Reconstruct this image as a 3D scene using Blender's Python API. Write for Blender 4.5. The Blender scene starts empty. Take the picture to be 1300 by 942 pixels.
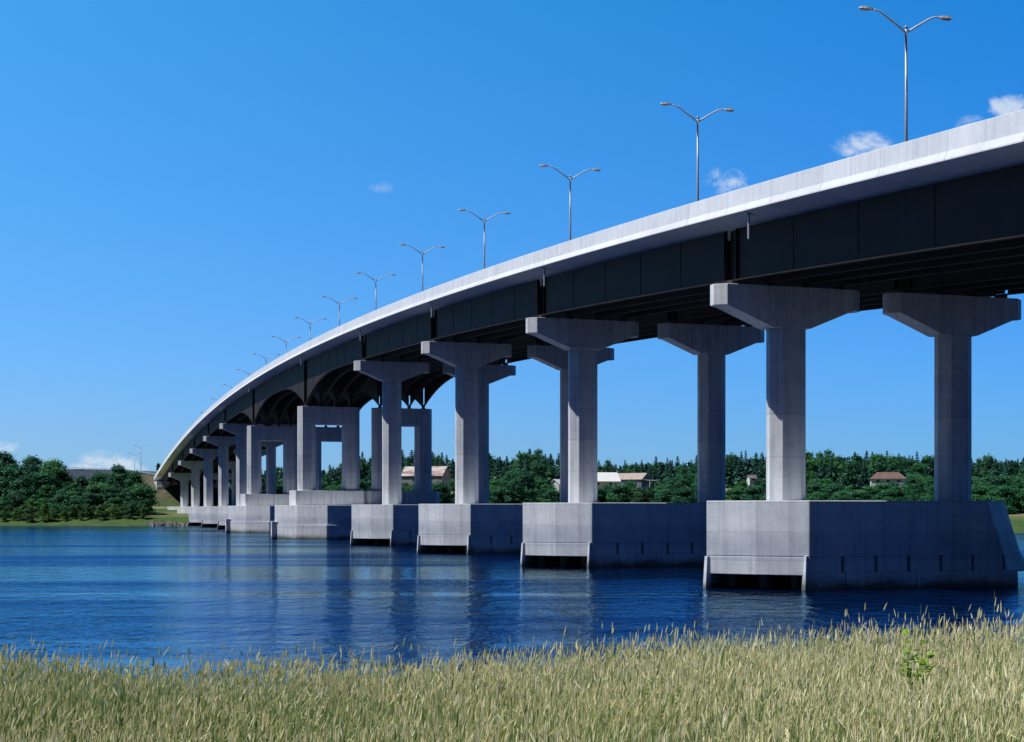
import bpy, bmesh, math, random
import numpy as np
from mathutils import Vector, Matrix
R = math.radians
random.seed(7); rng = np.random.default_rng(11)
scene = bpy.context.scene
COL = scene.collection

# ------------------------------------------------------------------ frame of the place
H = 5.5                               # eye height above the water
F = 1840.0                            # focal length in photo pixels (1300 wide)
TH = R(17.95)                         # the bridge runs away to the left of the view axis
CT, ST = math.cos(TH), math.sin(TH)
S0, T0 = 300.0, 56.2                  # crest of the deck, centre line between the carriageways
def B(s, t):                          # bridge coordinates (along, across) -> world x, y
    return (-s*ST + t*CT, s*CT + t*ST)
def ztop(s):                          # top of the parapet
    return H + 28.9 - 1.77e-4*(s-300.0)**2
PIERS = [10.4, 50.4, 90.4, 130.4, 170.4, 210.4, 260.4, 328.2, 381.0, 421.0, 461.0, 501.0, 541.0]
MAIN = {260.4, 328.2}
S_END = 604.0
S_BEG = 8.0

# ------------------------------------------------------------------ node helpers
def mat(name):
    m = bpy.data.materials.new(name); m.use_nodes = True
    nt = m.node_tree; nt.nodes.clear()
    out = nt.nodes.new('ShaderNodeOutputMaterial')
    b = nt.nodes.new('ShaderNodeBsdfPrincipled')
    nt.links.new(b.outputs[0], out.inputs[0])
    return m, nt, b
def nd(nt, t, **kw):
    n = nt.nodes.new(t)
    for k, v in kw.items():
        if hasattr(n, k): setattr(n, k, v)
        else: n.inputs[k].default_value = v
    return n
def ramp(nt, fac, stops, interp='LINEAR'):
    r = nt.nodes.new('ShaderNodeValToRGB'); r.color_ramp.interpolation = interp
    e = r.color_ramp.elements
    while len(e) < len(stops): e.new(0.5)
    for el, (p, c) in zip(e, stops):
        el.position = p; el.color = (*c, 1) if len(c) == 3 else c
    nt.links.new(fac, r.inputs[0]); return r.outputs[0]
def mixc(nt, fac, a, b, mode='MIX'):
    m = nt.nodes.new('ShaderNodeMix'); m.data_type = 'RGBA'; m.blend_type = mode
    for sock, v in ((m.inputs[0], fac), (m.inputs[6], a), (m.inputs[7], b)):
        if hasattr(v, 'is_linked') or isinstance(v, bpy.types.NodeSocket): nt.links.new(v, sock)
        elif isinstance(v, (int, float)): sock.default_value = v
        else: sock.default_value = (*v, 1)
    return m.outputs[2]
def math_(nt, op, a, b=0.0, clamp=False):
    m = nt.nodes.new('ShaderNodeMath'); m.operation = op; m.use_clamp = clamp
    for i, v in enumerate((a, b)):
        if isinstance(v, bpy.types.NodeSocket): nt.links.new(v, m.inputs[i])
        else: m.inputs[i].default_value = v
    return m.outputs[0]
def noise(nt, vec, scale, detail=4, rough=.55, dist=0.0):
    n = nt.nodes.new('ShaderNodeTexNoise')
    n.inputs['Scale'].default_value = scale; n.inputs['Detail'].default_value = detail
    n.inputs['Roughness'].default_value = rough; n.inputs['Distortion'].default_value = dist
    if vec is not None: nt.links.new(vec, n.inputs['Vector'])
    return n.outputs['Fac']
def mapped(nt, vec, scale=(1,1,1), loc=(0,0,0), rot=(0,0,0)):
    m = nt.nodes.new('ShaderNodeMapping')
    m.inputs['Scale'].default_value = scale; m.inputs['Location'].default_value = loc; m.inputs['Rotation'].default_value = rot
    nt.links.new(vec, m.inputs['Vector']); return m.outputs[0]
def pos(nt): return nt.nodes.new('ShaderNodeNewGeometry').outputs['Position']
def objc(nt): return nt.nodes.new('ShaderNodeTexCoord').outputs['Object']
def bump(nt, bsdf, h, strength, dist):
    b = nt.nodes.new('ShaderNodeBump'); b.inputs['Strength'].default_value = strength; b.inputs['Distance'].default_value = dist
    nt.links.new(h, b.inputs['Height']); nt.links.new(b.outputs[0], bsdf.inputs['Normal'])

def concrete(name, lo, hi, streak=.35, waterline=False, lifts=0.0, joints=0.0, rough=.9, blotch=.3):
    m, nt, b = mat(name); P = objc(nt); W = pos(nt)
    n1 = noise(nt, mapped(nt, P, (.35, .35, .5)), 1.0, 6, .6)
    n2 = noise(nt, mapped(nt, P, (2.2, 2.2, .12)), 1.0, 4, .6)          # vertical run-off streaks
    n3 = noise(nt, P, 9.0, 4, .7)
    c = ramp(nt, n1, [(.3, lo), (.7, hi)])
    c = mixc(nt, math_(nt, 'MULTIPLY', ramp(nt, n2, [(.45, (0,0,0)), (.68, (1,1,1))]), streak), c, tuple(x*.45 for x in lo))
    c = mixc(nt, .22, c, ramp(nt, n3, [(.35, (.5,.5,.5)), (.65, (1,1,1))]), 'MULTIPLY')
    sx = nt.nodes.new('ShaderNodeSeparateXYZ'); nt.links.new(W, sx.inputs[0])
    so = nt.nodes.new('ShaderNodeSeparateXYZ'); nt.links.new(P, so.inputs[0])
    if lifts:                                                            # lines between the pours
        w = math_(nt, 'FRACT', math_(nt, 'DIVIDE', sx.outputs[2], lifts))
        line = ramp(nt, w, [(0.0, (.80,.80,.80)), (.016, (.80,.80,.80)), (.03, (1,1,1))])
        c = mixc(nt, 1.0, c, line, 'MULTIPLY')
        lift_id = math_(nt, 'FLOOR', math_(nt, 'DIVIDE', sx.outputs[2], lifts))
        wn = nt.nodes.new('ShaderNodeTexWhiteNoise'); wn.noise_dimensions = '1D'; nt.links.new(lift_id, wn.inputs['W'])
        c = mixc(nt, 1.0, c, ramp(nt, wn.outputs[0], [(0, (.86,.87,.9)), (1, (1.05,1.04,1.0))]), 'MULTIPLY')
    if joints:
        w = math_(nt, 'FRACT', math_(nt, 'DIVIDE', so.outputs[1], joints))
        c = mixc(nt, 1.0, c, ramp(nt, w, [(0, (.74,.75,.78)), (.014, (.74,.75,.78)), (.024, (1,1,1))]), 'MULTIPLY')
        wn = nt.nodes.new('ShaderNodeTexWhiteNoise'); wn.noise_dimensions = '1D'
        nt.links.new(math_(nt, 'FLOOR', math_(nt, 'DIVIDE', so.outputs[1], joints)), wn.inputs['W'])
        c = mixc(nt, 1.0, c, ramp(nt, wn.outputs[0], [(0, (.93,.94,.95)), (1, (1.03,1.03,1.03))]), 'MULTIPLY')
    if waterline:                                                        # damp, darker band above the water
        zz = math_(nt, 'ADD', sx.outputs[2], math_(nt, 'MULTIPLY', math_(nt, 'SUBTRACT', n1, .5), 1.2))
        band = ramp(nt, math_(nt, 'DIVIDE', zz, 6.0, True), [(.0, (.16,.17,.14)), (.045, (.26,.26,.23)), (.10, (.66,.66,.63)), (.18, (.97,.96,.95)), (.36, (.92,.92,.92)), (.5, (.88,.88,.88)), (.64, (1,1,1))])
        c = mixc(nt, 1.0, c, band, 'MULTIPLY')
    oi = nt.nodes.new('ShaderNodeObjectInfo')
    c = mixc(nt, 1.0, c, ramp(nt, oi.outputs['Random'], [(0, (.92,.93,.95)), (1, (1.03,1.03,1.03))]), 'MULTIPLY')
    n4 = noise(nt, mapped(nt, P, (.9, .9, 1.4)), 1.0, 8, .72, .5)
    c = mixc(nt, blotch, c, ramp(nt, n4, [(.36, (.62,.63,.65)), (.56, (1,1,1))]), 'MULTIPLY')
    nt.links.new(c, b.inputs['Base Color']); b.inputs['Roughness'].default_value = rough
    b.inputs['Specular IOR Level'].default_value = .2
    bump(nt, b, n3, .25, .03)
    return m

M = {}
M['pier'] = concrete('pier_concrete', (.70,.73,.78), (.83,.85,.88), .45, False, 3.0)
M['footing'] = concrete('footing_concrete', (.74,.785,.85), (.88,.91,.95), .35, True, 1.95)
M['parapet'] = concrete('parapet_concrete', (.80,.83,.88), (.89,.91,.94), .2, False, 0, 3.05, .9, .15)
M['slab'] = concrete('slab_concrete', (.76,.77,.79), (.86,.87,.88), .1, False, 0, 6.1, .9, .12)
def simple(name, col, rough=.6, metal=0.0, var=.25, scale=3.0):
    m, nt, b = mat(name)
    n = noise(nt, objc(nt), scale, 5, .6)
    c = ramp(nt, n, [(.3, tuple(x*(1-var) for x in col)), (.7, tuple(min(1, x*(1+var)) for x in col))])
    nt.links.new(c, b.inputs['Base Color']); b.inputs['Roughness'].default_value = rough; b.inputs['Metallic'].default_value = metal
    return m
def weathering_steel():
    m, nt, b = mat('weathering_steel'); P = objc(nt)
    n1 = noise(nt, mapped(nt, P, (1, .25, .35)), 1.0, 5, .6)
    n2 = noise(nt, mapped(nt, P, (1, 3.0, .12)), 1.0, 3, .6)
    so = nt.nodes.new('ShaderNodeSeparateXYZ'); nt.links.new(P, so.inputs[0])
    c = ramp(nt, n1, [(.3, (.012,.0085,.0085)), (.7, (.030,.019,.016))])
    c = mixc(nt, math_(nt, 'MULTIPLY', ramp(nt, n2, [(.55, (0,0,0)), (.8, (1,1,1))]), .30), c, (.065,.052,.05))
    wn = nt.nodes.new('ShaderNodeTexWhiteNoise'); wn.noise_dimensions = '1D'
    nt.links.new(math_(nt, 'FLOOR', math_(nt, 'DIVIDE', so.outputs[1], 6.8)), wn.inputs['W'])
    c = mixc(nt, 1.0, c, ramp(nt, wn.outputs[0], [(0, (.95,.95,.96)), (1, (1.02,1.01,1.0))]), 'MULTIPLY')
    nt.links.new(c, b.inputs['Base Color']); b.inputs['Roughness'].default_value = .75; b.inputs['Specular IOR Level'].default_value = .25
    return m
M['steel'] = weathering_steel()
M['galv'] = simple('galvanised_steel', (.38,.42,.47), .5, .35, .12, 8)
M['alu'] = simple('lamp_aluminium', (.80,.80,.79), .5, .05, .1, 5)
M['lens'] = simple('lamp_lens', (.55,.55,.5), .15, 0, .1, 5)
M['pile'] = simple('pile_steel', (.02,.018,.018), .8, .2, .4, 2)
M['asphalt'] = simple('asphalt', (.055,.056,.06), .9, 0, .3, 2)
M['rubber'] = simple('bearing_rubber', (.03,.03,.03), .8, 0, .2, 4)

# ------------------------------------------------------------------ mesh helpers
class MB:
    def __init__(self): self.v = []; self.f = []; self.m = []
    def add(self, vs, fs, mi=0):
        o = len(self.v); self.v += [tuple(p) for p in vs]; self.f += [tuple(o+i for i in f) for f in fs]; self.m += [mi]*len(fs)
    def box(self, x0, x1, y0, y1, z0, z1, mi=0):
        vs = [(x0,y0,z0),(x1,y0,z0),(x1,y1,z0),(x0,y1,z0),(x0,y0,z1),(x1,y0,z1),(x1,y1,z1),(x0,y1,z1)]
        self.add(vs, [(3,2,1,0),(4,5,6,7),(0,1,5,4),(1,2,6,5),(2,3,7,6),(3,0,4,7)], mi)
    def loft(self, rings, caps=True, mi=0):       # rings of equal length, counter-clockwise
        n = len(rings[0]); vs = [p for r in rings for p in r]; fs = []
        for k in range(len(rings)-1):
            for i in range(n):
                j = (i+1) % n
                fs.append((k*n+i, k*n+j, (k+1)*n+j, (k+1)*n+i))
        if caps:
            fs.append(tuple(reversed(range(n)))); fs.append(tuple((len(rings)-1)*n+i for i in range(n)))
        self.add(vs, fs, mi)
    def prism(self, poly, z0, z1, mi=0, top=None):
        self.loft([[(x,y,z0) for x,y in poly], [(x,y,z1) for x,y in (top or poly)]], True, mi)
    def tube(self, pts, rad, n=8, mi=0):
        pts = [Vector(p) for p in pts]; rings = []
        if not isinstance(rad, (list, tuple)): rad = [rad]*len(pts)
        for i, p in enumerate(pts):
            d = (pts[min(i+1, len(pts)-1)] - pts[max(i-1, 0)]).normalized()
            a = d.cross(Vector((0,0,1)) if abs(d.z) < .95 else Vector((0,1,0))).normalized(); b = d.cross(a).normalized()
            rings.append([tuple(p + (a*math.cos(2*math.pi*k/n) + b*math.sin(2*math.pi*k/n))*rad[i]) for k in range(n)])
        self.loft(rings, True, mi)
    def build(self, name, mats, parent=None, loc=(0,0,0), smooth=False, bevel=0, fix=True):
        me = bpy.data.meshes.new(name); me.from_pydata(self.v, [], self.f); me.update()
        if not isinstance(mats, (list, tuple)): mats = [mats]
        for m in mats: me.materials.append(m)
        me.polygons.foreach_set('material_index', self.m)
        if fix:
            bm = bmesh.new(); bm.from_mesh(me); bmesh.ops.recalc_face_normals(bm, faces=bm.faces); bm.to_mesh(me); bm.free()
        if smooth: me.polygons.foreach_set('use_smooth', [True]*len(me.polygons))
        o = bpy.data.objects.new(name, me); COL.objects.link(o); o.parent = parent; o.location = loc
        if bevel:
            md = o.modifiers.new('edge', 'BEVEL'); md.width = bevel; md.segments = 2; md.limit_method = 'ANGLE'; md.angle_limit = R(25)
        return o
def empty(name, loc=(0,0,0), rz=0.0):
    o = bpy.data.objects.new(name, None); COL.objects.link(o); o.location = loc; o.rotation_euler = (0,0,rz); o.empty_display_size = .5; return o
def tag(o, label=None, cat=None, group=None, kind=None):
    if label: o['label'] = label
    if cat: o['category'] = cat
    if group: o['group'] = group
    if kind: o['kind'] = kind
    return o
def copy_tree(o, parent=None):
    c = o.copy(); COL.objects.link(c); c.parent = parent
    for ch in o.children: copy_tree(ch, c)
    return c

# ------------------------------------------------------------------ ground
def smooth(a, b, x):
    t = min(1, max(0, (x-a)/(b-a))); return t*t*(3-2*t)
def shore_y(x):                       # far waterline
    pts = [(-4000, 640), (-700, 500), (-160, 462), (-95, 452), (0, 385), (112, 318), (300, 290), (900, 330), (4000, 520)]
    for (x0, y0), (x1, y1) in zip(pts, pts[1:]):
        if x <= x1: return y0 + (y1-y0)*(x-x0)/(x1-x0) + 2.5*math.sin(x*.05) + 1.5*math.sin(x*.17+1)
    return 520
RIDGE = [(B(604, 56.2), 17.6), ((-156, 650), 20.5), ((-188, 735), 24.2), ((-232, 805), 27.0), ((-300, 850), 27.6), ((-420, 880), 27.5)]
def ridge(x, y):
    best = (1e9, 0)
    for (p, z0), (q, z1) in zip(RIDGE, RIDGE[1:]):
        dx, dy = q[0]-p[0], q[1]-p[1]; L = dx*dx+dy*dy
        t = min(1, max(0, ((x-p[0])*dx + (y-p[1])*dy)/L))
        d = math.hypot(x-p[0]-t*dx, y-p[1]-t*dy)
        if d < best[0]: best = (d, z0 + (z1-z0)*t)
    return best
def near_z(x, y):
    t = min(1, max(0, (y-1)/7.0)); t = t*t*(3-2*t)
    base = 5.5 - 1.6 - .95*t - .013*max(y-8, 0) + .064*max(min(x, 20), -1.5) - .17 + .04*math.sin(x*.8) + .04*math.sin(y*.7+1) + .05*math.sin(x*.31+y*.5)
    crest = 19.5 + .5*math.sin(x*.4)
    if y > crest:
        base -= smooth(crest, crest+3, y)*.9 + max(0, y-crest-2)*.4
    return base
def ground_z(x, y):
    if y < 60: return max(-3.0, near_z(x, y))
    d = y - shore_y(x)
    if d < 0: return max(-3.0, .12*d)
    z = 2.2*smooth(0, 14, d) + .055*min(d, 170) + .012*max(0, min(d-170, 900))
    if x < -90: z = z*(1 - .25*smooth(-90, -170, x))
    z += (.5*math.sin(x*.021+y*.013) + .35*math.sin(x*.053-y*.031+2))*smooth(10, 80, d)
    rd, rz = ridge(x, y)
    if rz - max(0, rd-9)*.42 > z: z = z + (rz - max(0, rd-9)*.42 - z)
    if y > 900: z += .010*(y-900)*smooth(-150, 200, x)*0 + 0
    return z
def axis(parts):
    a = [parts[0][0]]
    for s, e, st in parts:
        n = max(1, int(round((e-s)/st)))
        a += [s + (e-s)*(i+1)/n for i in range(n)]
    return a
def build_ground():
    xs = axis([(-6000,-1200,400), (-1200,-500,50), (-500,-30,7), (-30,30,2), (30,300,7), (300,1200,50), (1200,6000,400)])
    ys = axis([(-300,-20,40), (-20,0,4), (0,32,.7), (32,60,7), (60,260,20), (260,660,5), (660,1000,12), (1000,2000,60), (2000,9000,500)])
    v = [(x, y, ground_z(x, y)) for y in ys for x in xs]; nx = len(xs)
    f = [(j*nx+i, j*nx+i+1, (j+1)*nx+i+1, (j+1)*nx+i) for j in range(len(ys)-1) for i in range(nx-1)]
    mb = MB(); mb.v = v; mb.f = f; mb.m = [0]*len(f)
    m, nt, b = mat('ground_soil_and_grass'); P = pos(nt)
    sx = nt.nodes.new('ShaderNodeSeparateXYZ'); nt.links.new(P, sx.inputs[0])
    n1 = noise(nt, mapped(nt, P, (.012, .012, .012)), 1, 3, .5)
    n2 = noise(nt, mapped(nt, P, (.25, .25, .25)), 1, 5, .65)
    green = ramp(nt, n2, [(.3, (.035,.078,.026)), (.7, (.075,.125,.038))])
    tan_ = ramp(nt, n2, [(.3, (.22,.19,.09)), (.7, (.36,.31,.16))])
    far = mixc(nt, ramp(nt, n1, [(.50, (0,0,0)), (.58, (1,1,1))]), green, tan_)
    bank = mixc(nt, ramp(nt, math_(nt, 'DIVIDE', sx.outputs[2], 6.0, True), [(.4, (0,0,0)), (.8, (1,1,1))]), green, far)
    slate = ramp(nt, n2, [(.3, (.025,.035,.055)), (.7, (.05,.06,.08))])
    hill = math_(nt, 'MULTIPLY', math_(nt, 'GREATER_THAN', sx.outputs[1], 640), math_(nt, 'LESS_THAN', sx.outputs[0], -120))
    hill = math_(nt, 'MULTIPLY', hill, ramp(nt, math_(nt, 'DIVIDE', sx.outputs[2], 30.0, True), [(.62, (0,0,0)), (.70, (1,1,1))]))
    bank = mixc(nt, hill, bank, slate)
    ex = math_(nt, 'ABSOLUTE', math_(nt, 'ADD', sx.outputs[0], 135)); ey = math_(nt, 'ABSOLUTE', math_(nt, 'SUBTRACT', sx.outputs[1], 590))
    em = math_(nt, 'MULTIPLY', math_(nt, 'LESS_THAN', ex, 70), math_(nt, 'LESS_THAN', ey, 75))
    em = math_(nt, 'MULTIPLY', em, ramp(nt, math_(nt, 'DIVIDE', sx.outputs[2], 20.0, True), [(.28, (0,0,0)), (.5, (1,1,1))]))
    bank = mixc(nt, em, bank, ramp(nt, n2, [(.3, (.045,.055,.028)), (.7, (.13,.11,.07))]))
    mud = ramp(nt, n2, [(.3, (.06,.055,.045)), (.7, (.16,.14,.11))])
    bank = mixc(nt, ramp(nt, sx.outputs[2], [(.03, (0,0,0)), (.2, (1,1,1))]), mud, bank)
    near = ramp(nt, noise(nt, P, 7.0, 5, .7), [(.3, (.035,.036,.014)), (.7, (.13,.115,.05))])
    isnear = math_(nt, 'LESS_THAN', sx.outputs[1], 60)
    nt.links.new(mixc(nt, isnear, bank, near), b.inputs['Base Color']); b.inputs['Roughness'].default_value = .95; b.inputs['Specular IOR Level'].default_value = .1
    bump(nt, b, n2, .6, .4)
    tag(mb.build('ground', m, smooth=True, fix=False), kind='structure')
build_ground()

def build_water():
    m, nt, b = mat('river_water'); P = pos(nt)
    big = noise(nt, mapped(nt, P, (.006, .045, 1)), 1.0, 3, .5, .3)            # calm slicks and wind lanes
    big2 = noise(nt, mapped(nt, P, (.02, .16, 1), (40,13,0)), 1.0, 3, .5)
    w1 = noise(nt, mapped(nt, P, (1.5, 2.6, 1), (0,0,0), (0,0,R(12))), 1.0, 3, .6)
    w2 = noise(nt, mapped(nt, P, (.62, .46, 1), (5,3,0), (0,0,R(-8))), 1.0, 3, .55)
    w3 = noise(nt, mapped(nt, P, (5, 7, 1)), 1.0, 2, .6)
    hgt = math_(nt, 'ADD', math_(nt, 'ADD', math_(nt, 'MULTIPLY', w1, .10), math_(nt, 'MULTIPLY', w2, .50)), math_(nt, 'MULTIPLY', w3, .015))
    lane = ramp(nt, math_(nt, 'ADD', math_(nt, 'MULTIPLY', big, .65), math_(nt, 'MULTIPLY', big2, .35)), [(.42, (.30,)*3), (.58, (1,1,1))])
    bp = nt.nodes.new('ShaderNodeBump'); bp.inputs['Distance'].default_value = 1.0
    nt.links.new(math_(nt, 'MULTIPLY', lane, .85), bp.inputs['Strength']); nt.links.new(hgt, bp.inputs['Height'])
    nt.nodes.remove(b)
    body = nt.nodes.new('ShaderNodeBsdfDiffuse'); body.inputs['Color'].default_value = (.001,.012,.060,1)
    gl = nt.nodes.new('ShaderNodeBsdfGlossy'); gl.inputs['Roughness'].default_value = .05
    nt.links.new(ramp(nt, lane, [(.3, (.60,.88,1.0)), (1, (.30,.60,.97))]), gl.inputs['Color']); nt.links.new(bp.outputs[0], gl.inputs['Normal'])
    fr = nt.nodes.new('ShaderNodeFresnel'); fr.inputs['IOR'].default_value = 1.333; nt.links.new(bp.outputs[0], fr.inputs['Normal'])
    mx = nt.nodes.new('ShaderNodeMixShader'); nt.links.new(math_(nt, 'MULTIPLY', fr.outputs[0], 1.45, True), mx.inputs[0]); nt.links.new(body.outputs[0], mx.inputs[1]); nt.links.new(gl.outputs[0], mx.inputs[2])
    nt.links.new(mx.outputs[0], nt.nodes['Material Output'].inputs[0])
    xs = [-6000, 6000]; mb = MB(); mb.add([(-6000,8,0),(6000,8,0),(6000,1500,0),(-6000,1500,0)], [(0,1,2,3)])
    tag(mb.build('river_water', m, fix=False), kind='structure')
build_water()

# ------------------------------------------------------------------ bridge
BR = empty('road_bridge', (*B(S0, T0), 0), TH)
tag(BR, 'long arched road bridge, pale concrete deck edge, dark girders, concrete piers in the river', 'bridge')
DT = [-6.8, 6.8]                      # centres of the two carriageways, across
HW = 6.5
def hexa(tx, ty, c=.75, e=.27):      # pier plan: short flat ends and chamfered corners
    return [(-tx,e), (-tx,-e), (-tx+c,-ty), (tx-c,-ty), (tx,-e), (tx,e), (tx-c,ty), (-tx+c,ty)]
def sstations(a, b, step=2.0):
    n = max(1, int(round((b-a)/step))); return [a + (b-a)*i/n for i in range(n+1)]
for dt in DT:
    rows = sstations(S_BEG, S_END, 2.5)
    def run(poly, name, m, parent):
        mb = MB(); mb.loft([[(dt+x, s-S0, ztop(s)+z) for x, z in poly] for s in rows]); return mb.build(name, m, parent)
    deck = run([(-HW-.09,-1.55), (-4.75,-1.93), (4.75,-1.93), (HW+.09,-1.55), (HW+.09,-1.48), (HW-.07,-1.08), (-HW+.07,-1.08), (-HW-.09,-1.48)], 'deck', M['slab'], BR)
    for sg in (-1, 1):
        # concrete barrier: plain outer face, stepped inner face
        p = [(HW-.09,-1.08), (HW-.11,-.02), (HW-.13,0), (HW-.33,0), (HW-.38,-.55), (HW-.58,-.85), (HW-.60,-1.08)]
        p = [(sg*x, z) for x, z in p]
        run(p, 'parapet', M['parapet'], deck)
    run([(-HW+.62,-1.076), (HW-.62,-1.076), (HW-.62,-1.05), (-HW+.62,-1.05)], 'road_surface', M['asphalt'], deck)

def gbot(s):                          # girder depth below the parapet top, deeper over the two river piers
    d = 5.4
    for p in MAIN:
        x = abs(s-p)
        if x < 30: d = max(d, 5.4 + 4.5*(1-x/30)**2.4)
    if 262 < s < 327: d = max(d, 5.4)
    return d
spans = [S_BEG] + PIERS[1:] + [588.0]
for dt in DT:
    for gx in (-4.1, -1.4, 1.4, 4.1):
        for a, b in zip(spans, spans[1:]):
            mb = MB(); sg = -1 if gx < 0 else 1
            e0 = a + (.85 if a != S_BEG else 0); e1 = b - (.85 if b != 588 else 0)
            st = sstations(e0, e1, 1.7)
            mb.loft([[(dt+gx+u, s-S0, ztop(s)+z) for u, z in ((-.03,-gbot(s)), (.03,-gbot(s)), (.03,-1.94), (-.03,-1.94))] for s in st])
            st2 = sstations(a, b, 1.7)
            mb.loft([[(dt+gx+u, s-S0, ztop(s)+z) for u, z in ((-.2,-gbot(s)-.08), (.2,-gbot(s)-.08), (.2,-gbot(s)), (-.2,-gbot(s)))] for s in st2])
            # recessed web over the pier
            for q0, q1 in ((a, e0), (e1, b)):
                if q1-q0 > .1:
                    i = -sg*.28
                    mb.loft([[(dt+gx+i+u, s-S0, ztop(s)+z) for u, z in ((-.03,-gbot(s)), (.03,-gbot(s)), (.03,-1.94), (-.03,-1.94))] for s in (q0, q1)])
            if abs(gx) > 3:
                n = int((e1-e0)//6.8)
                for k in range(n+1):   # slim stiffeners
                    s = e0 + .05 + (e1-e0-.1)*k/n
                    x0, x1 = sorted((dt+gx+sg*.03, dt+gx+sg*(.24 if k in (0, n) else .06)))
                    mb.box(x0, x1, s-S0-.02, s-S0+.02, ztop(s)-gbot(s)+.003, ztop(s)-1.96)
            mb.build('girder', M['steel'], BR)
# cross bracing between the girders hangs in the dark under the slab
for dt in DT:
    for a, b in zip(spans, spans[1:]):
        for k in range(3):
            sk = a + (b-a)*(k+.5)/3; z = ztop(sk)
            mb = MB(); mb.box(dt-4.04, dt+4.04, sk-S0-.05, sk-S0+.05, z-4.6, z-2.6); mb.build('cross_frame', M['steel'], BR)
# drain pipes under the left slab edge, a little before each pier
for s in PIERS[1:]:
    sp = s - 6.2; z = ztop(sp)
    mb = MB(); mb.tube([(-6.8-HW+.42, sp-S0, z-1.62), (-6.8-HW+.42, sp-S0, z-3.3)], .085, 10)
    mb.box(-6.8-HW+.22, -6.8-HW+.9, sp-S0-.14, sp-S0+.14, z-1.75, z-1.655)
    mb.build('drain_pipe', M['galv'], BR, smooth=False)
    if s > 300: pass

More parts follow.
